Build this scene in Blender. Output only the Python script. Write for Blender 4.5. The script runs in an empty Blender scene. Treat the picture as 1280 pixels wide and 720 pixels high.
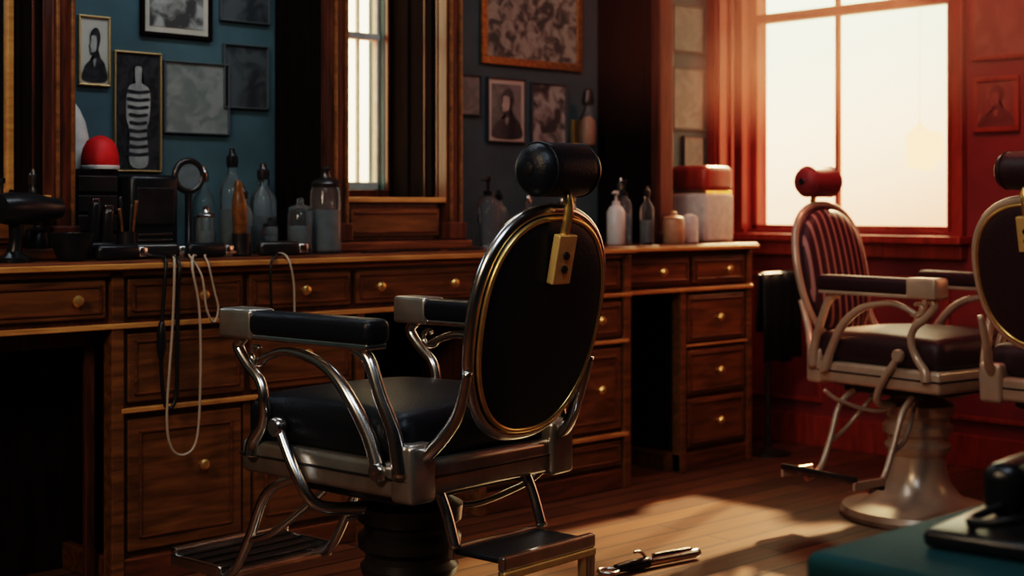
import bpy, bmesh, math, random
from mathutils import Vector, Matrix
random.seed(4)
S = bpy.context.scene
COL = S.collection
S.view_settings.view_transform = 'Filmic'
S.view_settings.look = 'High Contrast'

# ------------------------------------------------------------------ materials
def newmat(name):
    m = bpy.data.materials.new(name); m.use_nodes = True
    nt = m.node_tree
    b = nt.nodes["Principled BSDF"]
    return m, nt, b
def setp(b, **k):
    for n, v in k.items():
        n = n.replace("_", " ")
        if n in b.inputs: b.inputs[n].default_value = v
def simple(name, col, rough=0.5, metal=0.0, noise=0.0, nscale=30, bump=0.0, **k):
    m, nt, b = newmat(name)
    setp(b, Base_Color=(*col, 1), Roughness=rough, Metallic=metal, **k)
    tc = nt.nodes.new("ShaderNodeTexCoord")
    nz = nt.nodes.new("ShaderNodeTexNoise"); nz.inputs["Scale"].default_value = nscale
    nz.inputs["Detail"].default_value = 4
    nt.links.new(tc.outputs["Object"], nz.inputs["Vector"])
    if noise > 0:
        r = nt.nodes.new("ShaderNodeValToRGB")
        r.color_ramp.elements[0].position = 0.3; r.color_ramp.elements[1].position = 0.7
        r.color_ramp.elements[0].color = (*[c * (1 - noise) for c in col], 1)
        r.color_ramp.elements[1].color = (*[min(1, c * (1 + noise)) for c in col], 1)
        nt.links.new(nz.outputs["Fac"], r.inputs["Fac"])
        nt.links.new(r.outputs["Color"], b.inputs["Base Color"])
    if bump > 0:
        bp = nt.nodes.new("ShaderNodeBump"); bp.inputs["Strength"].default_value = bump
        bp.inputs["Distance"].default_value = 0.004
        nt.links.new(nz.outputs["Fac"], bp.inputs["Height"])
        nt.links.new(bp.outputs["Normal"], b.inputs["Normal"])
    return m
def wood(name, c1, c2, rough=0.35, scale=(3, 3, 30), coat=0.2, spec=0.5):
    m, nt, b = newmat(name)
    tc = nt.nodes.new("ShaderNodeTexCoord")
    mp = nt.nodes.new("ShaderNodeMapping"); mp.inputs["Scale"].default_value = scale
    nz = nt.nodes.new("ShaderNodeTexNoise"); nz.inputs["Scale"].default_value = 1.6
    nz.inputs["Detail"].default_value = 7; nz.inputs["Distortion"].default_value = 0.6
    r = nt.nodes.new("ShaderNodeValToRGB")
    r.color_ramp.elements[0].position = 0.3; r.color_ramp.elements[1].position = 0.72
    r.color_ramp.elements[0].color = (*c1, 1); r.color_ramp.elements[1].color = (*c2, 1)
    nt.links.new(tc.outputs["Object"], mp.inputs["Vector"])
    nt.links.new(mp.outputs["Vector"], nz.inputs["Vector"])
    nt.links.new(nz.outputs["Fac"], r.inputs["Fac"])
    nt.links.new(r.outputs["Color"], b.inputs["Base Color"])
    bp = nt.nodes.new("ShaderNodeBump"); bp.inputs["Strength"].default_value = 0.12
    bp.inputs["Distance"].default_value = 0.003
    nt.links.new(nz.outputs["Fac"], bp.inputs["Height"]); nt.links.new(bp.outputs["Normal"], b.inputs["Normal"])
    setp(b, Roughness=rough, Coat_Weight=coat, Coat_Roughness=0.2, Specular_IOR_Level=spec)
    return m
M = {}
M['mahog'] = wood("mahogany_dark", (0.042, 0.012, 0.006), (0.165, 0.046, 0.019), scale=(30, 30, 3))
M['mahogh'] = wood("mahogany_horizontal", (0.07, 0.022, 0.008), (0.235, 0.082, 0.028), scale=(3, 30, 30))
M['walnut'] = wood("walnut_fronts", (0.095, 0.038, 0.011), (0.275, 0.118, 0.034), scale=(3, 20, 26))
M['edge'] = wood("lit_moulding_wood", (0.42, 0.19, 0.055), (0.68, 0.36, 0.12), scale=(4, 30, 30), rough=0.3)  # lighter wood, lit edges of the mouldings put into the colour
M['black_wood'] = wood("near_black_wood", (0.006, 0.003, 0.0025), (0.014, 0.006, 0.005), scale=(20, 20, 3), rough=.85, coat=0, spec=.08)  # near-black dull wood for tower sides, kneeholes and dark frames
M['leather'] = simple("black_leather", (0.007, 0.009, 0.015), 0.42, bump=0.25, nscale=160, noise=0.3)
M['leather2'] = simple("oxblood_leather", (0.050, 0.018, 0.022), 0.45, bump=0.25, nscale=160, noise=0.3)
M['redlit_leather'] = simple("red_lit_leather", (0.30, 0.04, 0.045), 0.5, bump=0.25, nscale=160, noise=0.2)  # red light on the headrest put into the leather colour
M['chrome'] = simple("worn_nickel", (0.72, 0.71, 0.70), 0.22, 1.0, noise=0.12, nscale=25)
M['nickel'] = simple("aged_nickel_plate", (0.48, 0.45, 0.41), 0.3, 0.8, noise=0.16, nscale=14)
M['enamel'] = simple("cream_enamel", (0.62, 0.46, 0.34), 0.28, 0.3, noise=0.12, nscale=12)
M['iron'] = simple("dark_iron", (0.09, 0.08, 0.078), 0.3, 0.8, noise=0.3, nscale=14)
M['brass'] = simple("brass", (0.90, 0.62, 0.24), 0.30, 0.85, noise=0.12, nscale=30)
M['brassp'] = simple("polished_brass_plate", (0.92, 0.62, 0.24), 0.42, 0.45, noise=0.08, nscale=30)
M['teal'] = simple("teal_plaster", (0.072, 0.128, 0.144), 0.7, noise=0.18, nscale=5, bump=0.3)
M['maroon'] = simple("maroon_paint", (0.24, 0.036, 0.034), 0.6, noise=0.15, nscale=4, bump=0.2)
M['redwood'] = wood("red_window_wood", (0.22, 0.030, 0.018), (0.42, 0.070, 0.036), scale=(20, 20, 3))
M['ceil'] = simple("ceiling_paint", (0.22, 0.19, 0.17), 0.8, noise=0.05)
M['darkwall'] = simple("dark_wall", (0.06, 0.055, 0.06), 0.8, noise=0.1)
M['glass'] = simple("bottle_glass", (0.88, 0.92, 0.92), 0.04, 0, Transmission_Weight=0.95, IOR=1.3)
M['blueg'] = simple("grey_liquid", (0.15, 0.18, 0.19), 0.12, 0, noise=0.1)
M['white'] = simple("white_ceramic", (0.62, 0.60, 0.56), 0.3, 0, noise=0.05)
M['tan'] = simple("tan_jar", (0.42, 0.24, 0.14), 0.5, 0, noise=0.15)
M['blackp'] = simple("black_plastic", (0.012, 0.013, 0.016), 0.3, 0, noise=0.2)
M['red'] = simple("red_cloth", (0.55, 0.010, 0.010), 0.6, 0, noise=0.15, bump=0.4)
M['linen'] = simple("linen", (0.58, 0.55, 0.50), 0.85, 0, noise=0.12, bump=0.6)
M['cordb'] = simple("black_rubber", (0.01, 0.01, 0.01), 0.4)
M['cordw'] = simple("beige_cord", (0.42, 0.34, 0.26), 0.5)
M['tealbox'] = simple("teal_enamel", (0.010, 0.074, 0.084), 0.62, 0.0, noise=0.15, nscale=6, Specular_IOR_Level=0.25)
M['bluec'] = simple("blue_cloth", (0.10, 0.22, 0.32), 0.8, bump=0.4)
M['pave'] = simple("pavement", (0.45, 0.38, 0.33), 0.9, noise=0.1)
mm, nt, b = newmat("mirror_silver"); setp(b, Base_Color=(0.70, 0.76, 0.78, 1), Metallic=1.0, Roughness=0.03); M['mirror'] = mm
# thin translucent paper for the sign hanging outside the window
m, nt, b = newmat("oiled_paper"); tr = nt.nodes.new("ShaderNodeBsdfTranslucent"); tr.inputs[0].default_value = (.95, .62, .48, 1)
ms = nt.nodes.new("ShaderNodeMixShader"); ms.inputs[0].default_value = .8; setp(b, Base_Color=(.9, .6, .45, 1), Roughness=.8)
nt.links.new(b.outputs[0], ms.inputs[1]); nt.links.new(tr.outputs[0], ms.inputs[2]); nt.links.new(ms.outputs[0], nt.nodes["Material Output"].inputs["Surface"])
M['signp'] = m

def stripes(name, c1, c2, scale):
    m, nt, b = newmat(name)
    tc = nt.nodes.new("ShaderNodeTexCoord")
    w = nt.nodes.new("ShaderNodeTexWave"); w.inputs["Scale"].default_value = scale; w.bands_direction = 'X'
    r = nt.nodes.new("ShaderNodeValToRGB"); r.color_ramp.elements[0].position = 0.70; r.color_ramp.elements[1].position = 0.84
    r.color_ramp.elements[0].color = (*c1, 1); r.color_ramp.elements[1].color = (*c2, 1)
    nt.links.new(tc.outputs["Object"], w.inputs["Vector"]); nt.links.new(w.outputs["Fac"], r.inputs["Fac"])
    nt.links.new(r.outputs["Color"], b.inputs["Base Color"]); setp(b, Roughness=0.5)
    return m
M['stripe'] = stripes("striped_upholstery", (0.07, 0.018, 0.024), (0.42, 0.22, 0.19), 9)
def art(name, c1, c2, scale, seed):
    m, nt, b = newmat(name)
    tc = nt.nodes.new("ShaderNodeTexCoord")
    mp = nt.nodes.new("ShaderNodeMapping"); mp.inputs["Location"].default_value = (seed, seed * .7, seed * 1.3)
    nz = nt.nodes.new("ShaderNodeTexNoise"); nz.inputs["Scale"].default_value = scale
    nz.inputs["Detail"].default_value = 5; nz.inputs["Distortion"].default_value = 0.8
    r = nt.nodes.new("ShaderNodeValToRGB"); r.color_ramp.elements[0].position = 0.4; r.color_ramp.elements[1].position = 0.58
    r.color_ramp.elements[0].color = (*c1, 1); r.color_ramp.elements[1].color = (*c2, 1)
    nt.links.new(tc.outputs["Object"], mp.inputs["Vector"]); nt.links.new(mp.outputs["Vector"], nz.inputs["Vector"])
    nt.links.new(nz.outputs["Fac"], r.inputs["Fac"]); nt.links.new(r.outputs["Color"], b.inputs["Base Color"])
    setp(b, Roughness=0.6)
    return m
# plank floor
m, nt, b = newmat("plank_floor")
tc = nt.nodes.new("ShaderNodeTexCoord")
br = nt.nodes.new("ShaderNodeTexBrick")
br.inputs["Scale"].default_value = 1.0; br.inputs["Brick Width"].default_value = 1.9
br.inputs["Row Height"].default_value = 0.11; br.inputs["Mortar Size"].default_value = 0.005
br.inputs["Color1"].default_value = (0.30, 0.120, 0.046, 1); br.inputs["Color2"].default_value = (0.15, 0.055, 0.022, 1)
br.inputs["Mortar"].default_value = (0.02, 0.008, 0.004, 1)
mp = nt.nodes.new("ShaderNodeMapping"); mp.inputs["Scale"].default_value = (1.5, 22, 1)
nz = nt.nodes.new("ShaderNodeTexNoise"); nz.inputs["Scale"].default_value = 2; nz.inputs["Detail"].default_value = 8
mx = nt.nodes.new("ShaderNodeMixRGB"); mx.blend_type = 'MULTIPLY'; mx.inputs[0].default_value = 0.85
nt.links.new(tc.outputs["Object"], br.inputs["Vector"]); nt.links.new(tc.outputs["Object"], mp.inputs["Vector"])
nt.links.new(mp.outputs["Vector"], nz.inputs["Vector"])
nt.links.new(br.outputs["Color"], mx.inputs[1]); nt.links.new(nz.outputs["Fac"], mx.inputs[2])
nt.links.new(mx.outputs[0], b.inputs["Base Color"])
setp(b, Roughness=0.42); M['floor'] = m

# ------------------------------------------------------------------ mesh helpers
def link(o, parent=None):
    COL.objects.link(o)
    if parent: o.parent = parent
    return o
def empty(name, loc=(0, 0, 0), rz=0.0):
    e = bpy.data.objects.new(name, None); e.location = loc; e.rotation_euler = (0, 0, rz)
    e.empty_display_size = 0.1
    return link(e)
def meshobj(name, verts, faces, mat, parent=None, smooth=False, bevel=0, loc=(0, 0, 0), rot=(0, 0, 0), subsurf=0):
    me = bpy.data.meshes.new(name); me.from_pydata(verts, [], faces); me.validate(); me.update()
    bm = bmesh.new(); bm.from_mesh(me); bmesh.ops.recalc_face_normals(bm, faces=bm.faces); bm.to_mesh(me); bm.free()
    if smooth:
        for p in me.polygons: p.use_smooth = True
    o = bpy.data.objects.new(name, me); me.materials.append(mat)
    o.location = loc; o.rotation_euler = rot
    if bevel:
        md = o.modifiers.new("bevel", 'BEVEL'); md.width = bevel; md.segments = 2; md.limit_method = 'ANGLE'
    if subsurf:
        md = o.modifiers.new("ss", 'SUBSURF'); md.levels = subsurf; md.render_levels = subsurf
    return link(o, parent)
def boxes(name, bl, mat, parent=None, bevel=0.003, **k):
    v, f = [], []
    for (x0, x1, y0, y1, z0, z1) in bl:
        n = len(v)
        v += [(x0, y0, z0), (x1, y0, z0), (x1, y1, z0), (x0, y1, z0), (x0, y0, z1), (x1, y0, z1), (x1, y1, z1), (x0, y1, z1)]
        f += [tuple(n + i for i in q) for q in ((0, 3, 2, 1), (4, 5, 6, 7), (0, 1, 5, 4), (1, 2, 6, 5), (2, 3, 7, 6), (3, 0, 4, 7))]
    return meshobj(name, v, f, mat, parent, bevel=bevel, **k)
def lathe(name, prof, mat, parent=None, loc=(0, 0, 0), rot=(0, 0, 0), n=32, smooth=True):
    v, f = [], []
    for (r, z) in prof:
        for i in range(n):
            a = 2 * math.pi * i / n
            v.append((r * math.cos(a), r * math.sin(a), z))
    for j in range(len(prof) - 1):
        for i in range(n):
            k = (i + 1) % n
            f.append((j * n + i, j * n + k, (j + 1) * n + k, (j + 1) * n + i))
    f.append(tuple(range(n))[::-1]); f.append(tuple((len(prof) - 1) * n + i for i in range(n)))
    o = meshobj(name, v, f, mat, parent, smooth=smooth, loc=loc, rot=rot)
    md = o.modifiers.new("es", 'EDGE_SPLIT'); md.split_angle = math.radians(40)
    return o
def catmull(pts, sm, cyclic):
    P = [Vector(p) for p in pts]; out = []
    n = len(P)
    rng = n if cyclic else n - 1
    for i in range(rng):
        if cyclic: a, b_, c, d = P[(i - 1) % n], P[i], P[(i + 1) % n], P[(i + 2) % n]
        else: a, b_, c, d = P[max(i - 1, 0)], P[i], P[i + 1], P[min(i + 2, n - 1)]
        for s in range(sm):
            t = s / sm
            out.append(0.5 * ((2 * b_) + (c - a) * t + (2 * a - 5 * b_ + 4 * c - d) * t * t + (-a + 3 * b_ - 3 * c + d) * t ** 3))
    if not cyclic: out.append(P[-1])
    return out
def tube(name, pts, r, mat, parent=None, cyclic=False, sm=6, n=10, flat=1.0, loc=(0, 0, 0), rot=(0, 0, 0)):
    P = catmull(pts, sm, cyclic) if sm > 1 else [Vector(p) for p in pts]
    N = len(P); v, f = [], []
    up = None
    rr = r if isinstance(r, (list, tuple)) else None
    for i in range(N):
        if cyclic: t = (P[(i + 1) % N] - P[i - 1])
        else: t = P[min(i + 1, N - 1)] - P[max(i - 1, 0)]
        t.normalize()
        if up is None:
            up = Vector((1, 0, 0)) if abs(t.x) < 0.9 else Vector((0, 0, 1))
        s = (up - t * up.dot(t)); s.normalize(); up = s
        w = t.cross(s)
        if rr:
            q = i / (N - 1) * (len(rr) - 1); q0 = int(min(q, len(rr) - 2)); ri = rr[q0] + (rr[q0 + 1] - rr[q0]) * (q - q0)
        else: ri = r
        for k in range(n):
            a = 2 * math.pi * k / n
            v.append(tuple(P[i] + s * math.cos(a) * ri * flat + w * math.sin(a) * ri))
    for i in range(N if cyclic else N - 1):
        j = (i + 1) % N
        for k in range(n):
            l = (k + 1) % n
            f.append((i * n + k, i * n + l, j * n + l, j * n + k))
    if not cyclic:
        f.append(tuple(range(n))[::-1]); f.append(tuple((N - 1) * n + k for k in range(n)))
    return meshobj(name, v, f, mat, parent, smooth=True, loc=loc, rot=rot)
def sgn(x, e): return math.copysign(abs(x) ** e, x)
def outline(w, h, e, n, egg=0.0):
    o = []
    for i in range(n):
        a = 2 * math.pi * i / n
        x = w / 2 * sgn(math.cos(a), 2 / e); z = h / 2 * sgn(math.sin(a), 2 / e)
        x *= 1 + egg * z / (h / 2)
        o.append((x, z))
    return o
def pad(name, w, h, tf, tb, mat, parent, e=2.5, egg=0.0, n=56, **k):
    O_ = outline(w, h, e, n, egg); v, f = [], []
    rings = []
    K = 9
    for s in range(K):
        q = s / (K - 1); rad = max(0.02, math.sin(q * math.pi / 2)); y = tf * math.cos(q * math.pi / 2) ** 0.55 if q < 1 else 0
        rings.append((rad, y))
    for s in range(1, K):
        q = 1 - s / (K - 1); rad = max(0.02, math.sin(q * math.pi / 2)); y = -tb * (math.cos(q * math.pi / 2) ** 0.55)
        rings.append((rad, y))
    for (rad, y) in rings:
        for (x, z) in O_: v.append((x * rad, y, z * rad))
    for j in range(len(rings) - 1):
        for i in range(n):
            l = (i + 1) % n
            f.append((j * n + i, j * n + l, (j + 1) * n + l, (j + 1) * n + i))
    f.append(tuple(range(n))); f.append(tuple((len(rings) - 1) * n + i for i in range(n)))
    return meshobj(name, v, f, mat, parent, smooth=True, **k)
def rbox(name, x0, x1, y0, y1, z0, z1, mat, parent, bev=0.02, seg=4, crown=0.0, **k):
    o = boxes(name, [(x0, x1, y0, y1, z0, z1)], mat, parent, bevel=0, **k)
    me = o.data
    bm = bmesh.new(); bm.from_mesh(me)
    bmesh.ops.bevel(bm, geom=bm.edges[:], offset=bev, segments=seg, profile=0.5, affect='EDGES')
    if crown:
        bmesh.ops.subdivide_edges(bm, edges=[e for e in bm.edges if e.calc_length() > (bev * 3)], cuts=7, use_grid_fill=True)
        cx, cy, zc = (x0 + x1) / 2, (y0 + y1) / 2, (z0 + z1) / 2
        for vv in bm.verts:
            if vv.co.z > zc:
                a = max(0, 1 - ((vv.co.x - cx) / ((x1 - x0) / 2)) ** 2); c = max(0, 1 - ((vv.co.y - cy) / ((y1 - y0) / 2)) ** 2)
                vv.co.z += crown * (a * c) ** 0.5
    bm.to_mesh(me); bm.free()
    for p in me.polygons: p.use_smooth = True
    return o

# ------------------------------------------------------------------ room shell
WY, WX = 4.36, 5.6
boxes("floor", [(-1.6, WX + 0.15, -1.9, WY + 0.1, -0.1, 0)], M['floor'], bevel=0)
boxes("ceiling", [(-1.6, WX + 0.15, -1.9, WY + 0.1, 2.9, 3.0)], M['ceil'], bevel=0)
B0, B1 = 3.05, 3.435   # opening added in place of the centre mirror's reflection of a window
boxes("wall_back", [(-1.6, B0, WY, WY + 0.1, 0, 2.9), (B1, WX + 0.15, WY, WY + 0.1, 0, 2.9),
                    (B0, B1, WY, WY + .1, 0, 1.17), (B0, B1, WY, WY + .1, 2.42, 2.9)], M['teal'], bevel=0)
boxes("wall_left", [(-1.7, -1.6, -1.9, WY + 0.1, 0, 2.9)], M['darkwall'], bevel=0)
boxes("wall_front", [(-1.6, WX + 0.15, -2.0, -1.9, 0, 2.9)], M['darkwall'], bevel=0)
W1 = (3.195, 4.281, 1.0, 2.50); W2 = (0.70, 1.62, 1.0, 2.50)
boxes("wall_right", [
    (WX, WX + .15, -1.9, WY, 0, 1.0), (WX, WX + .15, -1.9, WY, 2.5, 2.9),
    (WX, WX + .15, W1[1], WY, 1.0, 2.5), (WX, WX + .15, W2[1], W1[0], 1.0, 2.5), (WX, WX + .15, -1.9, W2[0], 1.0, 2.5)],
    M['maroon'], bevel=0)
def window(name, w, mull):
    e = empty(name, (WX, (w[0] + w[1]) / 2, 1.0)); cy = (w[0] + w[1]) / 2
    y0, y1, z0, z1 = w[0] - cy, w[1] - cy, 0, w[3] - 1.0
    boxes("casing", [(-.03, -.001, y0 - .07, y0, -.02, z1 + .07), (-.03, -.001, y1, y1 + .075, -.02, z1 + .07), (-.03, -.001, y0, y1, z1, z1 + .07)], M['redwood'], e)
    boxes("casing_bead", [(-.045, -.03, y0 - .07, y0 - .05, -.02, z1 + .07), (-.045, -.03, y0 - .012, y0, -.0, z1), (-.045, -.03, y1, y1 + .012, 0, z1)], M['redwood'], e)
    boxes("sill", [(-.10, .06, y0 - .09, y1 + .075, -.055, -.02), (-.05, -.001, y0 - .07, y1 + .06, -.12, -.055)], M['redwood'], e, bevel=.006)
    sb = [(.03, .07, y0, y0 + .03, -.02, z1), (.03, .07, y1 - .03, y1, -.02, z1), (.03, .07, y0, y1, -.02, .02), (.03, .07, y0, y1, z1 - .03, z1),
          (.025, .075, y0, y1, .985, 1.03)]
    if mull is not None: sb.append((.035, .065, mull - cy - .009, mull - cy + .009, 0, z1))
    boxes("sash", sb, M['redwood'], e)
    return e
window("window_1", W1, 3.802)
window("window_2", W2, 1.16)
e = empty("reflection_opening", ((B0 + B1) / 2, WY, 1.17)); hw = (B1 - B0) / 2  # added opening, stands in for the bright reflection in the centre mirror
boxes("sash", [(-hw, hw, .03, .06, 0, .03), (-hw, hw, .03, .06, 1.22, 1.25), (-hw, -hw + .02, .03, .06, 0, 1.25), (hw - .012, hw, .03, .06, 0, 1.25),
               (-hw, hw, .025, .065, .575, .60), (hw - .10, hw - .09, .035, .055, 0, 1.25)], M['linen'], e, .003)
# baseboards & wainscot
boxes("baseboard_right", [(WX - .02, WX, -1.9, WY, 0, .14)], M['redwood'])
boxes("baseboard_back", [(5.08, WX - .02, WY - .02, WY, 0, .14), (-1.6, .9, WY - .02, WY, 0, .14)], M['mahog'])
wl = []
for y in [2.2, 2.75, 3.3, 3.85]:
    y1 = y + .47
    wl += [(WX - .015, WX, y, y1, .2, .22), (WX - .015, WX, y, y1, .78, .80), (WX - .015, WX, y, y + .02, .22, .78), (WX - .015, WX, y1 - .02, y1, .22, .78)]
boxes("trim_1", wl, M['redwood'])
boxes("trim_2", [(5.385, 5.53, WY - .05, WY, 0.0, 2.9), (5.40, 5.42, WY - .065, WY - .05, 0, 2.9), (5.49, 5.51, WY - .065, WY - .05, 0, 2.9)], M['redwood'])
boxes("trim_3", [(-1.6, WX, WY - .06, WY, 2.78, 2.9)], M['mahog'])

# ------------------------------------------------------------------ counter
ct = empty("barber_counter", (3.0, 4.0, 0))
O = Vector((3.0, 4.0, 0))
def cb(name, bl, mat, bevel=0.003):
    return boxes(name, [(a - O.x, b_ - O.x, c - O.y, d - O.y, e, f) for (a, b_, c, d, e, f) in bl], mat, ct, bevel=bevel)
FY = 3.83
cb("top_slab", [(0.9, 4.24, 3.78, 4.355, .92, .95), (4.24, 5.09, 3.83, 4.355, .92, .95)], M['mahogh'], .008)
cb("top_edge", [(0.9, 4.232, 3.773, 3.782, .925, .942), (4.245, 5.085, 3.823, 3.832, .925, .942)], M['edge'], .003)
cb("carcass", [(0.9, 4.22, FY, 4.35, .755, .92), (4.22, 5.07, FY + .05, 4.35, .755, .92),
               (2.035, 2.90, FY, 4.35, .07, .755), (3.45, 4.22, FY, 4.35, .07, .755), (4.61, 5.07, FY + .05, 4.35, .07, .755),
               (0.9, 1.30, FY, 4.35, .07, .755)], M['mahog'])
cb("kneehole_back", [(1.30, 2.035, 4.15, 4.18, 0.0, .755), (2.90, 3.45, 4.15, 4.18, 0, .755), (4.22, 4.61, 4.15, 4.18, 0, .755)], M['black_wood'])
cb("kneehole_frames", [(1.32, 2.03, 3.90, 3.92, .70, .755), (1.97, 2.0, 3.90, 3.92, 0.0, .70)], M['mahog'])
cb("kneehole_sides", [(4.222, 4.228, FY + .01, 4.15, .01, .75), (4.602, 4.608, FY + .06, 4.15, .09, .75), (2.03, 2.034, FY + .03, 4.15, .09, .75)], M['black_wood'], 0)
cb("plinth", [(2.02, 2.915, FY - .015, 4.35, 0, .08), (3.435, 4.235, FY - .015, 4.35, 0, .08), (4.60, 5.08, FY + .035, 4.35, 0, .08), (0.9, 1.31, FY - .015, 4.35, 0, .08)], M['mahogh'], .006)
cb("legs", [(2.005, 2.045, FY - .022, FY + .03, 0, .915), (2.455, 2.485, FY - .008, FY, .08, .50), (2.885, 2.92, FY - .022, FY + .03, 0, .755), (3.43, 3.465, FY - .022, FY + .03, 0, .755), (4.195, 4.235, FY - .022, FY + .03, 0, .915), (4.60, 4.635, FY + .03, FY + .08, 0, .755), (5.045, 5.08, FY + .03, FY + .08, 0, .915)], M['walnut'], .005)
cb("mouldings", [(0.9, 4.235, FY - .028, FY, .752, .768), (4.22, 5.08, FY + .022, FY + .05, .752, .768),
                 (2.035, 2.90, FY - .025, FY, .505, .520), (3.45, 4.22, FY - .025, FY, .572, .587), (3.45, 4.22, FY - .025, FY, .205, .222), (4.62, 5.06, FY + .03, FY + .05, .52, .53),
                 (0.9, 4.2, FY - .012, FY, .905, .918)], M['edge'], .003)
fr_s, fr_m, kn = [], [], []
def drawer(x0, x1, z0, z1, knobs=(), kz=None, fy=FY, inset=.014):
    fr_s.append((x0, x1, fy - .016, fy + .004, z0, z1))
    t = .007; y0, y1 = fy - .022, fy - .014; i = inset
    fr_m.extend([(x0 + i, x1 - i, y0, y1, z0 + i, z0 + i + t), (x0 + i, x1 - i, y0, y1, z1 - i - t, z1 - i),
                 (x0 + i, x0 + i + t, y0, y1, z0 + i, z1 - i), (x1 - i - t, x1 - i, y0, y1, z0 + i, z1 - i)])
    for k in knobs: kn.append((k, fy - .016, kz if kz else (z0 + z1) / 2))
drawer(1.38, 1.99, .785, .895, (1.50, 1.893)); drawer(0.93, 1.36, .785, .895, (1.15,))
drawer(2.06, 2.45, .785, .895, (2.30,)); drawer(2.475, 2.865, .785, .895, (2.672,))
drawer(2.89, 3.43, .785, .895, (2.975, 3.30)); drawer(3.47, 4.18, .785, .895, (3.65, 4.02))
drawer(4.25, 4.66, .785, .895, (4.47,), fy=FY + .05); drawer(4.685, 5.03, .785, .895, (4.90,), fy=FY + .05)
drawer(2.06, 2.455, .535, .735, (), inset=.02); drawer(2.485, 2.87, .535, .735, (2.68,), inset=.02)
drawer(2.06, 2.445, .10, .485, (2.30,), .33, inset=.035); drawer(2.495, 2.87, .10, .485, (2.60,), .33, inset=.035)
drawer(3.475, 3.82, .60, .735, (3.65,)); drawer(3.84, 4.185, .60, .735, (4.05,))
drawer(3.475, 3.82, .24, .555, (3.65,), .40, inset=.03); drawer(3.84, 4.185, .24, .555, (4.05,), .40, inset=.03)
drawer(3.475, 4.185, .095, .19, ())
drawer(4.65, 5.03, .54, .735, (4.84,), fy=FY + .05); drawer(4.65, 5.03, .32, .505, (4.84,), fy=FY + .05); drawer(4.65, 5.03, .10, .30, (4.84,), fy=FY + .05)
drawer(0.93, 1.27, .54, .735, (1.1,)); drawer(0.93, 1.27, .10, .485, (1.1,))
cb("drawer_fronts", fr_s, M['walnut'], .004)
cb("drawer_beads", fr_m, M['mahogh'], .002)
for i, (x, y, z) in enumerate(kn):
    lathe("knob_%d" % (i + 1), [(.005, 0), (.006, .012), (.014, .018), (.017, .025), (.012, .034), (.002, .036)], M['brass'], ct,
          loc=(x - O.x, y - O.y, z), rot=(math.radians(90), 0, 0), n=18)

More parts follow.
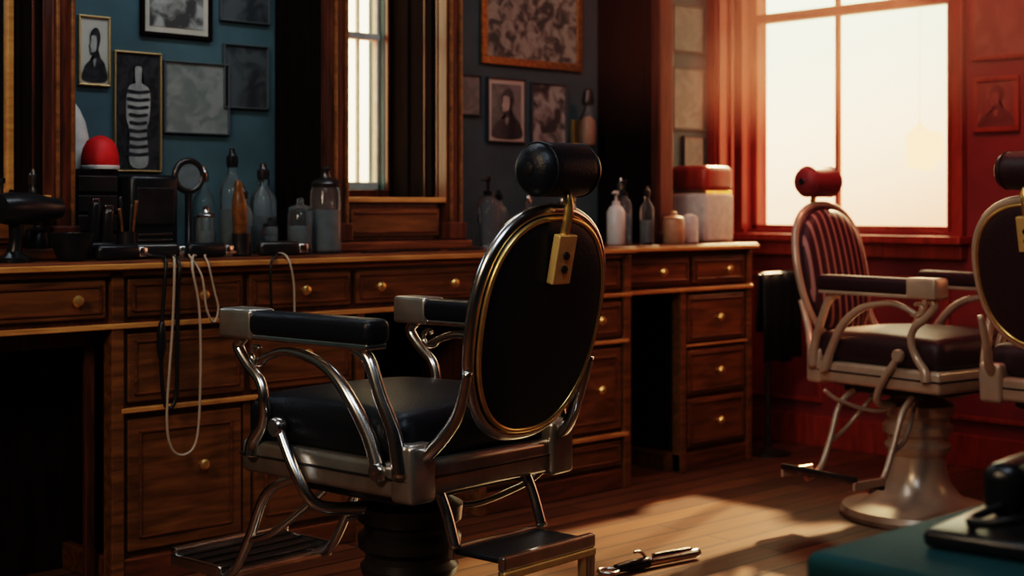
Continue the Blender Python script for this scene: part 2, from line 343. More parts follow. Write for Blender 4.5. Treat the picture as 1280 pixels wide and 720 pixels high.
# ------------------------------------------------------------------ mirror towers
def tower(name, x0, x1, glass=True):
    d0, d1 = 3.997, WY - .002
    cx = (x0 + x1) / 2; e = empty(name, (cx, 4.18, .95))
    def tb(n, bl, mat, bevel=.004):
        return boxes(n, [(a - cx, b_ - cx, c - 4.18, d - 4.18, ee - .95, f - .95) for (a, b_, c, d, ee, f) in bl], mat, e, bevel=bevel)
    pw = .075; zt = 2.45
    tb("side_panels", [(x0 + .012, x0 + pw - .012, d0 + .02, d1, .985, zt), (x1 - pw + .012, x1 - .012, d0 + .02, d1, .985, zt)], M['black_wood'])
    tb("posts", [(x0, x0 + pw, d0, d0 + .05, .985, zt), (x1 - pw, x1, d0, d0 + .05, .985, zt)], M['mahog'])
    tb("post_lit_beads", [(x0 + .008, x0 + .020, d0 - .012, d0, 1.04, zt), (x0 + pw - .020, x0 + pw - .008, d0 - .012, d0, 1.04, zt),
                      (x1 - pw + .008, x1 - pw + .020, d0 - .012, d0, 1.04, zt), (x1 - .020, x1 - .008, d0 - .012, d0, 1.04, zt)], M['walnut'])  # lighter strips added to give the posts lit edges
    tb("side_stiles", [(x1 - pw + .002, x1 - pw + .014, d0 + .09, d0 + .12, 1.14, zt), (x1 - pw + .004, x1 - pw + .014, d1 - .13, d1 - .10, 1.14, zt),
                       (x0 + .002, x0 + .014, d0 + .08, d0 + .10, 1.0, zt), (x0 + .002, x0 + .014, d1 - .06, d1 - .03, 1.0, zt)], M['black_wood'])
    tb("side_beads", [(x1 - pw - .002, x1 - pw + .01, d0 + .125, d0 + .133, 1.14, zt), (x1 - pw + .0, x1 - pw + .012, d0 + .055, d0 + .065, 1.14, zt), (x0 - .0, x0 + .01, d0 + .055, d0 + .062, 1.0, zt)], M['mahog'], .002)
    tb("post_bases", [(x0 - .008, x0 + pw + .006, d0 - .018, d0 + .06, .985, 1.05), (x1 - pw - .006, x1 + .008, d0 - .018, d0 + .06, .985, 1.05)], M['mahog'], .006)
    tb("plinth", [(x0 - .02, x1 + .02, d0 - .035, d1, .951, .985)], M['mahogh'], .008)
    tb("drawer_box", [(x0 + pw - .012, x1 - pw + .012, d0 + .03, d1, .985, 1.12)], M['mahog'])
    tb("drawer_face", [(x0 + pw + .02, x1 - pw - .02, d0 + .018, d0 + .032, 1.0, 1.10)], M['walnut'])
    tb("drawer_ledge", [(x0 + pw - .004, x1 - pw + .004, d0 + .005, d1, 1.12, 1.14)], M['edge'])
    tb("drawer_bead", [(x0 + pw + .035, x1 - pw - .035, d0 + .012, d0 + .02, 1.012, 1.02), (x0 + pw + .035, x1 - pw - .035, d0 + .012, d0 + .02, 1.08, 1.088)], M['mahogh'], .002)
    tb("cornice", [(x0 - .03, x1 + .03, d0 - .04, d1, zt, zt + .05), (x0 - .05, x1 + .05, d0 - .06, d1, zt + .05, zt + .09)], M['mahog'], .01)
    mx0, mx1 = x0 + pw - .005, x1 - pw + .005
    if glass:
        tb("mirror_back", [(x0 + pw - .012, x1 - pw + .012, 4.285, 4.30, 1.14, zt)], M['black_wood'], 0)
        tb("mirror_glass", [(mx0 + .02, mx1 - .02, 4.278, 4.285, 1.16, zt - .03)], M['mirror'], 0)
        tb("mirror_frame", [(mx0, mx0 + .022, 4.262, 4.285, 1.14, zt), (mx1 - .022, mx1, 4.262, 4.285, 1.14, zt), (mx0, mx1, 4.262, 4.285, 1.14, 1.162)], M['edge'], .004)
    else:
        tb("opening_trim", [(mx0, mx0 + .022, 4.335, 4.355, 1.14, zt), (mx1 - .012, mx1, 4.335, 4.355, 1.14, zt), (mx0, mx1, 4.335, 4.355, 1.14, 1.17)], M['mahog'], .004)
tower("open_mirror_cabinet", 2.92, 3.515, False)  # centre mirror left out, the opening behind stands in for its reflection
tower("mirror_cabinet", 1.395, 1.989)
# partition
pe = empty("wooden_partition", (4.66, 4.18, .95))
boxes("panel", [(-.035, .035, -.16, .178, 0.001, 1.6)], M['black_wood'], pe)
boxes("post", [(-.045, .045, -.19, -.14, 0.001, 1.6), (-.055, .055, -.20, -.13, 0.001, .05)], M['mahog'], pe, .006)
boxes("stiles", [(-.045, -.035, -.10, -.08, .02, 1.6), (-.045, -.035, .10, .13, .02, 1.6)], M['black_wood'], pe)

# ------------------------------------------------------------------ pictures
artm = {
    'sketch': art("sketch_paper", (0.06, 0.06, 0.06), (0.34, 0.35, 0.33), 14, 1.3),
    'parch': art("faded_print", (0.16, 0.18, 0.17), (0.24, 0.25, 0.235), 16, 4.4),
    'dark': art("dark_print", (0.03, 0.035, 0.04), (0.085, 0.095, 0.10), 12, 7.1),
    'floral': art("floral_painting", (0.07, 0.085, 0.08), (0.34, 0.34, 0.29), 20, 2.9),
    'cream': art("cream_mat", (0.46, 0.43, 0.36), (0.52, 0.49, 0.42), 6, 3.3),
    'grey': art("grey_wash", (0.28, 0.28, 0.26), (0.42, 0.41, 0.37), 14, 8.3),
    'redp': art("red_print", (0.24, 0.055, 0.042), (0.34, 0.10, 0.08), 10, 5.3),
    'redd': art("red_print_dark", (0.13, 0.03, 0.026), (0.18, 0.045, 0.04), 10, 9.3),
    'ink': art("ink", (0.012, 0.013, 0.015), (0.04, 0.04, 0.045), 30, 6.3)}
frm = {'gold': simple("gilt_frame", (0.40, 0.23, 0.085), 0.4, 0.6, noise=0.4, nscale=60), 'thin': simple("thin_gilt", (0.55, 0.37, 0.17), 0.35, 0.6),
       'blk': M['black_wood'], 'grey': simple("grey_frame", (0.09, 0.10, 0.105), .5), 'redf': M['redwood']}
def picture(name, wall, u0, u1, z0, z1, fm, fw, am, figure=None, matb=0.0):
    w, h = u1 - u0, z1 - z0; cu = (u0 + u1) / 2; cz = (z0 + z1) / 2
    if wall == 'back': e = empty(name, (cu, WY, cz))
    else: e = empty(name, (WX, cu, cz), math.radians(-90))
    W, H = w / 2, h / 2; t = .018
    boxes("frame", [(-W, W, -t, -.001, H - fw, H), (-W, W, -t, -.001, -H, -H + fw), (-W, -W + fw, -t, -.001, -H + fw, H - fw), (W - fw, W, -t, -.001, -H + fw, H - fw)], fm, e, .003)
    boxes("print", [(-W + fw * .8, W - fw * .8, -.009, -.002, -H + fw * .8, H - fw * .8)], artm['cream'] if matb else am, e, 0)
    if matb:
        q = fw + matb
        boxes("artwork", [(-W + q, W - q, -.011, -.008, -H + q, H - q)], am, e, 0)
    if figure:
        k, fmat = figure[0], figure[1]
        def sil(nm, pts, yy, mat_):
            P = catmull([(a * W, 0, c * H) for a, c in pts], 5, True)
            bm = bmesh.new(); vs_ = [bm.verts.new((p.x, yy, p.z)) for p in P]; fc = bm.faces.new(vs_)
            bmesh.ops.triangulate(bm, faces=[fc]); me = bpy.data.meshes.new(nm); bm.to_mesh(me); bm.free()
            me.materials.append(mat_); oo = bpy.data.objects.new(nm, me); link(oo, e)
        if k == 'bust':   # man in three-quarter profile: hair, face, shoulders
            sil("sitter", [(-.10, .62), (.16, .66), (.34, .52), (.36, .30), (.26, .10), (.22, -.08), (.42, -.22), (.66, -.38), (.74, -.84), (-.70, -.84), (-.66, -.50), (-.40, -.32), (-.10, -.24),
                           (-.10, -.10), (-.24, -.10), (-.30, 0), (-.27, .07), (-.36, .13), (-.26, .26), (-.28, .44)], -.0125, fmat)
            if len(figure) > 2:
                sil("sitter_face", [(-.14, .44), (.10, .42), (.14, .22), (.08, .02), (-.10, -.05), (-.24, -.04), (-.24, .08), (-.30, .14), (-.21, .26), (-.22, .38)], -.0131, figure[2])
                sil("sitter_collar", [(-.08, -.24), (.10, -.22), (.06, -.36), (-.02, -.46), (-.08, -.36)], -.0131, figure[2])
        else:
            sil("sitter", [(-.16, .66), (-.10, .80), (.08, .82), (.18, .70), (.14, .56), (.16, .48), (.44, .40), (.52, .20), (.46, -.15), (.36, -.30), (.40, -.88), (-.34, -.88), (-.36, -.35), (-.50, -.12), (-.50, .22), (-.38, .42), (-.12, .48), (-.14, .56)], -.0125, fmat)
            for i in range(9):
                zz = .34 - i * .13; ww = .40 + .05 * math.sin(i * .9 + 1)
                sil("stripe", [(-ww, zz - .03), (0, zz - .045), (ww, zz - .02), (ww * .97, zz + .03), (0, zz + .008), (-ww * .97, zz + .028)], -.0131, artm['ink'])
            sil("hair", [(-.17, .72), (-.10, .84), (.10, .86), (.20, .74), (.08, .76), (-.08, .76)], -.0131, artm['ink'])
picture("framed_portrait", 'back', 2.172, 2.284, 1.499, 1.728, frm['thin'], .007, artm['cream'], ('bust', artm['ink'], artm['grey']))
picture("framed_photo", 'back', 2.298, 2.472, 1.222, 1.622, frm['thin'], .006, artm['ink'], ('stand', artm['grey']))
picture("faded_print", 'back', 2.482, 2.738, 1.355, 1.603, frm['grey'], .006, artm['parch'])
picture("framed_drawing", 'back', 2.395, 2.668, 1.680, 1.89, frm['blk'], .014, artm['sketch'], None, .02)
picture("dark_print", 'back', 2.70, 2.905, 1.755, 1.93, frm['grey'], .006, artm['dark'])
picture("dark_print", 'back', 2.715, 2.900, 1.451, 1.678, frm['grey'], .006, artm['dark'])
picture("gilt_painting", 'back', 3.925, 4.515, 1.690, 2.06, frm['gold'], .032, artm['floral'])
picture("pencil_portrait", 'back', 3.96, 4.177, 1.371, 1.638, frm['grey'], .006, artm['parch'], ('bust', artm['dark'], artm['grey']), .02)
picture("small_print", 'back', 3.80, 3.925, 1.475, 1.64, frm['grey'], .005, artm['parch'])
picture("sketch_print", 'back', 4.21, 4.42, 1.357, 1.63, frm['grey'], .006, artm['sketch'])
picture("small_print", 'back', 5.125, 5.355, 1.83, 2.05, frm['grey'], .007, artm['parch'])
picture("small_print", 'back', 5.125, 5.355, 1.467, 1.756, frm['grey'], .007, artm['parch'])
picture("small_card", 'back', 5.20, 5.355, 1.287, 1.437, frm['grey'], .004, artm['parch'])
picture("red_framed_print", 'right', 2.80, 3.10, 1.72, 2.02, frm['redf'], .018, artm['redp'])
picture("red_framed_portrait", 'right', 2.885, 3.09, 1.418, 1.65, frm['redf'], .02, artm['redp'], ('bust', artm['redd'], artm['redp']))

# ------------------------------------------------------------------ barber chair
def barber_chair(loc, rz, metal, base_mat, pads, front_mat, bw=.41, bh=.50, bz=.85, foot=(0, 1), fscale=(1, 1, 1), plate=True, rear_frame=True, head=None, hl=.10, rail=None):
    e = empty("barber_chair", loc, rz)
    head = head or pads; rail = rail or metal
    lathe("base_pedestal", [(.27, 0), (.275, .015), (.265, .035), (.20, .05), (.15, .075), (.115, .12), (.10, .17), (.095, .22), (.112, .235), (.118, .255), (.105, .27),
                            (.105, .285), (.122, .30), (.124, .325), (.108, .34), (.108, .352), (.125, .365), (.128, .40), (.10, .415), (.085, .43), (.085, .48), (.05, .485)], base_mat, e, n=48)
    boxes("seat_yoke", [(-.20, .20, -.17, .17, .445, .480), (-.17, -.13, -.24, .25, .46, .50), (.13, .17, -.24, .25, .46, .50)], M['iron'], e, .006)
    rbox("seat_rail", -.272, .272, -.27, .295, .478, .556, rail, e, .014, 3)
    boxes("seat_rail_line", [(-.275, .275, -.273, .298, .518, .524)], M['iron'], e, .002)
    rbox("seat_cushion", -.266, .266, -.25, .292, .552, .655, pads, e, .040, 5, crown=.024)
    for sx, nm in ((-1, "left"), (1, "right")):
        X = .285 * sx
        rbox("arm_pad_" + nm, X - .036, X + .036, -.20, .225, .808, .865, pads, e, .018, 4)
        rbox("arm_cap_" + nm, X - .039, X + .039, .195, .315, .798, .869, rail, e, .010, 3)
        boxes("arm_plate_" + nm, [(X - .03, X + .03, -.19, .22, .798, .812)], metal, e, .004)
        fs = [(X, .27, .80), (X, .285, .775), (X, .25, .735), (X, .205, .70), (X, .19, .655), (X * .97, .205, .60), (X * .97, .24, .555), (X * .97, .245, .52)]
        tube("arm_front_post_" + nm, fs, [.016, .014, .013, .013, .014, .016, .019], metal, e)
        rs = [(X, .215, .745), (X, .12, .775), (X, .02, .765), (X, -.05, .735), (X, -.11, .68), (X * .97, -.16, .60), (X * .97, -.19, .53)]
        tube("arm_side_sweep_" + nm, rs, [.009, .011, .013, .015, .017, .019], metal, e)
        tube("arm_rear_post_" + nm, [(X, -.12, .80), (X, -.165, .775), (X, -.20, .70), (X * .97, -.235, .62), (X * .95, -.25, .53)], [.015, .015, .016, .020], metal, e)
        sc = [(X, .215 - .034 * math.cos(a) * (1 - a / 9), .765 - .03 * math.sin(a) * (1 - a / 9)) for a in [i * .6 for i in range(10)]]
        tube("arm_scroll_" + nm, sc, .007, metal, e, sm=3)
        tube("back_bracket_" + nm, [(.225 * sx, -.22, .55), (.228 * sx, -.29, .58), (bw * .5 * sx, -.35, .66), (bw * .505 * sx, -.385, .76)], [.018, .016, .014, .010], metal, e)
        rbox("corner_bracket_" + nm, .235 * sx - .040, .235 * sx + .040, -.285, -.215, .470, .60, rail, e, .014, 3)
        tube("strut_" + nm, [(.285 * sx, .14, .60), (.29 * sx, .07, .50), (.26 * sx, .03, .43), (.14 * sx, .0, .41)], [.012, .013, .014, .016], metal, e)
        lathe("strut_joint_" + nm, [(.018, -.014), (.023, -.008), (.023, .008), (.018, .014)], metal, e, loc=(.288 * sx, .14, .60), rot=(0, math.pi / 2, 0), n=20)
        lathe("strut_pivot_" + nm, [(.018, -.014), (.022, -.006), (.022, .006), (.018, .014)], metal, e, loc=(.280 * sx, -.19, .535), rot=(0, math.pi / 2, 0), n=20)
    be = bpy.data.objects.new("backrest", None); link(be, e); be.location = (0, -.395, bz); be.rotation_euler = (math.radians(12), 0, 0)
    H = bh
    pad("back_shell", bw, H, .03, .035, pads, be, e=2.35, egg=.05)
    pad("back_pad", bw * .93, H * .94, .065, .0, front_mat, be, e=2.35, egg=.05)
    def loop(w, h, y): return [(x, y, z) for (x, z) in outline(w, h, 2.35, 40, .05)]
    tube("back_rim", loop(bw * 1.02, H * 1.015, 0), .0145, metal, be, cyclic=True, sm=2)
    tube("back_gold_ring", loop(bw * .955, H * .96, -.018), .006, M['brass'], be, cyclic=True, sm=2)
    T = H / 2
    boxes("headrest_plate", [(-.030, .030, -.054, -.034, T - .150, T - .040)], M['brassp'], be, .003)
    if plate:
        for z in (T - .115, T - .085):
            lathe("plate_screw", [(.009, 0), (.009, .004), (.003, .006)], M['iron'], be, loc=(0, -.054, z), rot=(math.pi / 2, 0, 0), n=14)
    tube("headrest_stem", [(0, -.038, T - .06), (0, -.042, T - .0), (0, -.034, T + .035), (0, -.015, T + .055), (0, -.005, T + .08)], [.011, .011, .011, .011], M['brass'], be)
    hz = T + .093
    lathe("headrest_cushion", [(.012, -hl), (.036, -hl + .003), (.050, -hl + .013), (.057, -hl + .030), (.059, -hl + .05), (.059, hl - .05), (.057, hl - .030), (.050, hl - .013), (.036, hl - .003), (.012, hl)],
          head, be, loc=(0, .005, hz), rot=(0, math.pi / 2, 0), n=36)
    for sx in (-1, 1):
        lathe("headrest_button", [(.014, 0), (.012, .004), (.004, .006)], M['iron'], be, loc=(hl * sx, .005, hz), rot=(0, sx * math.pi / 2, 0), n=20)
        tube("headrest_piping", [(sx * (hl - .03), .005 + .0575 * math.cos(a), hz + .0575 * math.sin(a)) for a in [i * math.pi / 10 for i in range(20)]], .0025, head, be, cyclic=True, sm=2)
    fx, fyy = foot; ang = math.atan2(-fx, fyy)
    fe = bpy.data.objects.new("footrest", None); link(fe, e); fe.location = (0, 0, -.012); fe.rotation_euler = (0, 0, ang); fe.scale = fscale
    for sx in (-1, 1):
        tube("footrest_rod", [(.14 * sx, .20, .48), (.16 * sx, .33, .42), (.16 * sx, .40, .30), (.16 * sx, .47, .20), (.16 * sx, .56, .175)], .013, metal, fe)
        tube("footrest_brace", [(.10 * sx, .15, .46), (.155 * sx, .30, .33), (.16 * sx, .40, .29)], .009, metal, fe)
    boxes("footrest_frame", [(-.19, .19, .49, .515, .172, .192), (-.19, .19, .67, .695, .212, .232)], M['iron'] if not rear_frame else metal, fe, .006)
    boxes("footrest_plate", [(-.18, .18, .51 + .035 * i, .542 + .035 * i, .178 + .0075 * i, .188 + .0075 * i) for i in range(5)], M['iron'], fe, .003)
    boxes("footrest_sides", [(-.192, -.178, .49, .69, .185, .215), (.178, .192, .49, .69, .185, .215)], metal, fe, .004)
    if rear_frame:
        a0, a1 = -.165, .145
        boxes("step_plate", [(a0 + .015, a1 - .015, -.43, -.30, .350, .362)], M['leather'], e, .004)
        boxes("step_rails", [(a0, a1, -.45, -.43, .34, .37), (a0, a1, -.30, -.285, .34, .37)], M['chrome'], e, .004)
        boxes("step_gold_edge", [(a0, a1, -.452, -.435, .322, .339), (a0 + .03, a0 + .048, -.447, -.435, .14, .325), (a1 - .048, a1 - .03, -.447, -.435, .14, .325), (a0 + .03, a1 - .03, -.447, -.435, .13, .146)], M['brassp'], e, .003)
        boxes("step_legs", [(a0, a0 + .022, -.45, -.43, .10, .34), (a1 - .022, a1, -.45, -.43, .10, .34), (a0, a1, -.45, -.43, .09, .11)], M['chrome'], e, .004)
        for xx in (a0 + .01, a1 - .01):
            tube("step_hanger", [(xx, -.24, .50), (xx + .002, -.27, .44), (xx, -.30, .365)], .013, M['chrome'], e)
            tube("step_brace", [(xx, -.44, .11), (xx * .8, -.34, .14), (xx * .4, -.18, .17), (xx * .15, -.08, .19)], .009, M['iron'], e)
    tube("pump_lever", [(.08, -.02, .40), (.16, -.06, .38), (.28, -.12, .42), (.33, -.15, .46)], .008, metal, e)
    return e
def heading(fx, fy): return math.atan2(-fx, fy)
barber_chair((2.178, 2.668, 0), heading(-.093, .995), M['chrome'], M['iron'], M['leather'], M['leather'], rail=M['nickel'])
barber_chair((4.600, 2.760, 0), heading(-.112, -.994), M['enamel'], M['enamel'], M['leather2'], M['stripe'], bw=.37, bh=.51, bz=.86, foot=(1, 0), fscale=(.85, .78, 1), rear_frame=False, head=M['redlit_leather'], hl=.095)
barber_chair((4.60, 2.09, 0), heading(.999, -.034), M['enamel'], M['enamel'], M['leather2'], M['leather2'], bw=.41, bh=.47, bz=.895, rear_frame=False)

# ------------------------------------------------------------------ things on the counter
CZ = .951
def bottle(name, x, y, r, h, body=None, cap=None, kind='bottle'):
    body = body or M['glass']; cap = cap or M['blackp']
    e = empty(name, (x, y, CZ))
    if kind == 'bottle':
        lathe("body", [(r * .9, 0), (r, .006), (r, h * .58), (r * .9, h * .65), (r * .45, h * .73), (r * .36, h * .78), (r * .36, h * .84)], body, e)
        lathe("liquid", [(r * .82, .008), (r * .86, .012), (r * .86, h * .42)], M['blueg'], e)
        lathe("cap", [(r * .42, h * .82), (r * .45, h * .84), (r * .45, h * .92), (r * .30, h * .94), (r * .22, h * .97), (r * .22, h * 1.0)], cap, e)
    elif kind == 'jar':
        lathe("body", [(r * .9, 0), (r, .006), (r, h * .7), (r * .85, h * .78)], body, e)
        lathe("liquid", [(r * .8, .008), (r * .88, .012), (r * .88, h * .5)], M['blueg'], e)
        lathe("lid", [(r * .92, h * .76), (r * .95, h * .80), (r * .80, h * .84), (r * .35, h * .87), (r * .25, h * .93), (r * .32, h * .97), (r * .15, h)], cap, e)
    elif kind == 'pump':
        lathe("body", [(r * .9, 0), (r, .006), (r, h * .6), (r * .7, h * .70), (r * .35, h * .74)], body, e)
        lathe("collar", [(r * .42, h * .73), (r * .42, h * .80), (r * .14, h * .81), (r * .14, h * .93), (r * .3, h * .94), (r * .3, h)], cap, e)
        tube("nozzle", [(0, 0, h * .97), (-r * .5, -.01, h * .975), (-r * 1.0, -.015, h * .95)], r * .10, cap, e)
    return e
bottle("tonic_bottle", 2.63, 4.16, .042, .35, cap=M['blackp'])
bottle("tonic_bottle", 2.70, 4.08, .045, .30, cap=M['iron'])
bottle("glass_jar", 2.745, 3.93, .042, .185, kind='jar', cap=M['glass'])
bottle("disinfectant_jar", 2.848, 3.93, .052, .29, kind='jar', cap=M['iron'])
bottle("tonic_bottle", 2.80, 4.22, .034, .27)
bottle("tonic_bottle", 2.545, 4.20, .036, .29, cap=M['chrome'])
bottle("glass_jar", 2.42, 3.98, .032, .16, kind='jar', cap=M['chrome'])
bottle("tonic_bottle", 2.585, 4.02, .030, .22, cap=M['iron'])
bottle("glass_jar", 2.655, 3.97, .026, .12, kind='jar', cap=M['iron'])
bottle("pump_bottle", 3.757, 4.12, .046, .27, kind='pump')
bottle("tonic_bottle", 3.86, 4.17, .036, .22)
bottle("tonic_bottle", 3.95, 4.10, .033, .20, cap=M['chrome'])
bottle("glass_jar", 4.03, 4.05, .036, .17, kind='jar')
bottle("shampoo_bottle", 4.354, 4.0, .038, .22, body=M['white'], cap=M['white'], kind='pump')
bottle("tonic_bottle", 4.25, 4.15, .035, .21, body=M['white'], cap=M['chrome'])
bottle("tonic_bottle", 4.16, 4.12, .035, .19, cap=M['chrome'])
bottle("pump_bottle", 4.47, 4.06, .034, .27, kind='pump', cap=M['blackp'])
bottle("tonic_bottle", 4.455, 3.92, .030, .24, cap=M['iron'])
bottle("tonic_bottle", 4.56, 4.16, .034, .28, cap=M['chrome'])
bottle("tan_pot", 4.60, 3.90, .045, .135, body=M['tan'], cap=M['tan'], kind='jar')
bottle("shaving_mug", 4.80, 4.25, .035, .20, body=M['white'], cap=M['chrome'])

e = empty("towel_canister", (4.965, 4.05, CZ))
rbox("canister_body", -.10, .10, -.105, .105, 0, .215, M['linen'], e, .018, 3)
rbox("canister_lid", -.10, .10, -.105, .105, .218, .335, M['redwood'], e, .03, 4)
boxes("canister_band", [(-.09, .09, -.098, .098, .208, .224)], M['brass'], e, .002)
e = empty("powder_pot", (4.74, 3.93, CZ))
lathe("pot", [(.03, 0), (.036, .005), (.036, .10), (.030, .115), (.01, .125)], M['linen'], e)

e = empty("round_table_mirror", (2.452, 4.14, CZ))
lathe("stand", [(.045, 0), (.046, .008), (.02, .018), (.012, .03), (.012, .20)], M['iron'], e)
tube("mirror_ring", [(.050 * math.cos(a), 0, .255 + .050 * math.sin(a)) for a in [i * math.pi / 10 for i in range(20)]], .010, M['iron'], e, cyclic=True, sm=2)
lathe("mirror_disc", [(.048, -.004), (.048, .004)], M['blueg'], e, loc=(0, 0, .255), rot=(math.pi / 2, 0, 0))
e = empty("shaving_brush", (2.50, 3.90, CZ))
lathe("cup", [(.026, 0), (.030, .004), (.030, .07), (.027, .07), (.026, .01)], M['iron'], e)
lathe("handle", [(.012, .012), (.018, .05), (.022, .10), (.024, .15), (.018, .19), (.011, .21), (.014, .225), (.006, .24)], M['walnut'], e, rot=(0.06, -.09, 0))
e = empty("sterilizer_box", (2.275, 4.11, CZ))
rbox("case", -.085, .085, -.07, .07, 0.012, .255, M['blackp'], e, .018, 3)
boxes("front_window", [(-.065, .065, -.076, -.069, .10, .215)], M['iron'], e, .004)
boxes("feet", [(-.07, -.04, -.06, .06, 0, .014), (.04, .07, -.06, .06, 0, .014)], M['blackp'], e)
boxes("slots", [(-.06, .06, -.073, -.069, .03 + .018 * i, .036 + .018 * i) for i in range(3)], M['chrome'], e, .001)
e = empty("tool_cabinet", (2.10, 4.17, CZ))
rbox("case", -.075, .075, -.09, .09, 0, .27, M['black_wood'], e, .008, 2)
boxes("drawer_faces", [(-.065, .065, -.097, -.089, .02 + .06 * i, .07 + .06 * i) for i in range(4)], M['iron'], e, .003)
e = empty("red_barber_cap", (2.135, 4.13, CZ + .271))
lathe("cap_crown", [(.052, 0), (.058, .012), (.057, .04), (.052, .065), (.040, .088), (.022, .10), (.006, .105)], M['red'], e)
lathe("cap_band", [(.059, 0), (.060, .003), (.060, .010), (.058, .012)], M['white'], e)
e = empty("draped_linen", (2.105, 4.24, CZ + .271))
lathe("peak", [(.045, 0), (.050, .03), (.046, .09), (.034, .15), (.016, .19), (.002, .21)], M['linen'], e, n=9)
e = empty("black_bowl", (1.915, 3.875, CZ))
lathe("bowl", [(.035, 0), (.04, .006), (.060, .05), (.066, .08), (.062, .08), (.045, .03), (.01, .02)], M['blackp'], e)
e = empty("hair_dryer", (1.78, 3.90, CZ))
lathe("barrel", [(.02, -.09), (.04, -.085), (.046, -.05), (.046, .03), (.034, .09), (.030, .13), (.026, .13)], M['blackp'], e, loc=(0, 0, .15), rot=(0, math.pi / 2, .3))
tube("grip", [(-.02, 0, .13), (-.02, 0, .06), (-.025, 0, .02)], [.022, .019, .022], M['blackp'], e)
lathe("foot", [(.05, 0), (.05, .012), (.03, .02), (.02, .03)], M['blackp'], e, loc=(-.025, 0, 0))
bottle("tonic_bottle", 1.905, 4.10, .035, .27, body=M['blackp'], cap=M['iron'])
bottle("spray_bottle", 1.82, 4.13, .035, .24, body=M['iron'], cap=M['blackp'], kind='pump')
bottle("pomade_jar", 1.87, 4.00, .034, .11, body=M['blackp'], cap=M['iron'], kind='jar')
bottle("tonic_bottle", 1.73, 4.12, .036, .28, cap=M['blackp'])
e = empty("radio", (1.60, 4.02, CZ))
rbox("case", -.07, .07, -.05, .05, .0, .20, M['blackp'], e, .014, 3)
boxes("grille", [(-.05, .05, -.054, -.049, .03 + .014 * i, .036 + .014 * i) for i in range(8)], M['iron'], e, .001)
tube("handle", [(-.05, 0, .198), (-.04, 0, .23), (.04, 0, .23), (.05, 0, .198)], .005, M['chrome'], e)
e = empty("clipper_charger", (2.045, 3.975, CZ))
rbox("dock", -.045, .045, -.035, .035, 0, .05, M['blackp'], e, .012, 3)
rbox("docked_trimmer", -.03, -.004, -.02, .015, .04, .17, M['blackp'], e, .009, 3, rot=(.1, 0, 0))
rbox("docked_clipper", .008, .042, -.022, .018, .04, .15, M['iron'], e, .012, 3, rot=(.1, 0, 0))
boxes("blades", [(-.028, -.006, -.03, -.01, .165, .18), (.012, .038, -.03, -.008, .145, .16)], M['chrome'], e, .002)
e = empty("brush_pot", (2.145, 3.975, CZ))
lathe("pot", [(.028, 0), (.032, .004), (.032, .08), (.029, .08), (.028, .01)], M['iron'], e)
for i, (dx, dy) in enumerate(((-.012, 0), (.01, .008), (.006, -.012), (-.004, .012))):
    tube("tool_%d" % (i + 1), [(dx, dy, .012), (dx * 1.6, dy * 1.6, .09), (dx * 2.4, dy * 2.4, .15 + .012 * i)], [.003, .004, .006], M['blackp'] if i % 2 else M['walnut'], e)
fy = 3.757
def clipper(x, y, rz, mat, cords=(), hang=None):
    e = empty("hair_clipper", (x, y, CZ), rz)
    inv = (Matrix.Translation((x, y, CZ)) @ Matrix.Rotation(rz, 4, 'Z')).inverted()
    rbox("body", -.085, .06, -.024, .024, 0, .045, mat, e, .016, 4)
    rbox("head", .055, .085, -.022, .022, .006, .036, M['chrome'], e, .004, 2)
    boxes("teeth", [(.085, .095, -.02 + .005 * i, -.0175 + .005 * i, .01, .018) for i in range(8)], M['chrome'], e, 0)
    for pts, m_, r in cords:
        tube("cord", [tuple(inv @ Vector(p)) for p in pts], r, m_, e, sm=8, n=8)
    return e
c1 = [(2.16, 3.88, .957), (2.16, 3.79, .957), (2.150, fy, .93), (2.140, fy, .80), (2.135, fy, .65), (2.145, fy, .54), (2.165, fy, .515), (2.185, fy, .56), (2.188, fy, .70), (2.19, fy, .85), (2.195, fy, .93), (2.20, 3.80, .957), (2.22, 3.86, .957)]
c2 = [(2.24, 3.86, .957), (2.20, 3.80, .957), (2.175, fy - .006, .93), (2.168, fy - .006, .75), (2.150, fy - .006, .50), (2.165, fy - .006, .40), (2.21, fy - .006, .375), (2.25, fy - .006, .42), (2.262, fy - .006, .60), (2.258, fy - .006, .80), (2.235, fy - .006, .92), (2.26, 3.79, .957), (2.30, 3.84, .957)]
c3 = [(2.34, 3.85, .957), (2.30, 3.79, .957), (2.292, fy - .003, .93), (2.31, fy - .003, .86), (2.325, fy - .003, .80), (2.31, fy - .003, .76), (2.285, fy - .003, .80), (2.27, fy, .90), (2.25, 3.79, .957), (2.27, 3.83, .957)]
c4 = [(2.60, 3.86, .957), (2.56, 3.79, .957), (2.515, fy, .93), (2.515, fy, .83), (2.52, fy, .77)]
c5 = [(2.60, 3.86, .957), (2.585, 3.79, .957), (2.585, fy, .93), (2.60, fy, .86), (2.605, fy, .74), (2.625, fy, .68), (2.66, fy, .70)]
clipper(2.06, 3.865, .1, M['blackp'])
cl = clipper(2.21, 3.90, -.2, M['iron'], [(c1, M['cordb'], .006), (c2, M['cordw'], .004)])
inv = (Matrix.Translation((2.21, 3.90, CZ)) @ Matrix.Rotation(-.2, 4, 'Z')).inverted()
p0 = inv @ Vector((2.137, fy, .77)); p1 = inv @ Vector((2.134, fy, .66))
tube("cord_switch", [tuple(p0), tuple((p0 + p1) / 2), tuple(p1)], [.008, .014, .014, .007], M['blackp'], cl)
clipper(2.36, 3.87, .1, M['blackp'], [(c3, M['cordw'], .0035)])
clipper(2.63, 3.87, -.15, M['iron'], [(c4, M['cordb'], .0045), (c5, M['cordw'], .0035)])
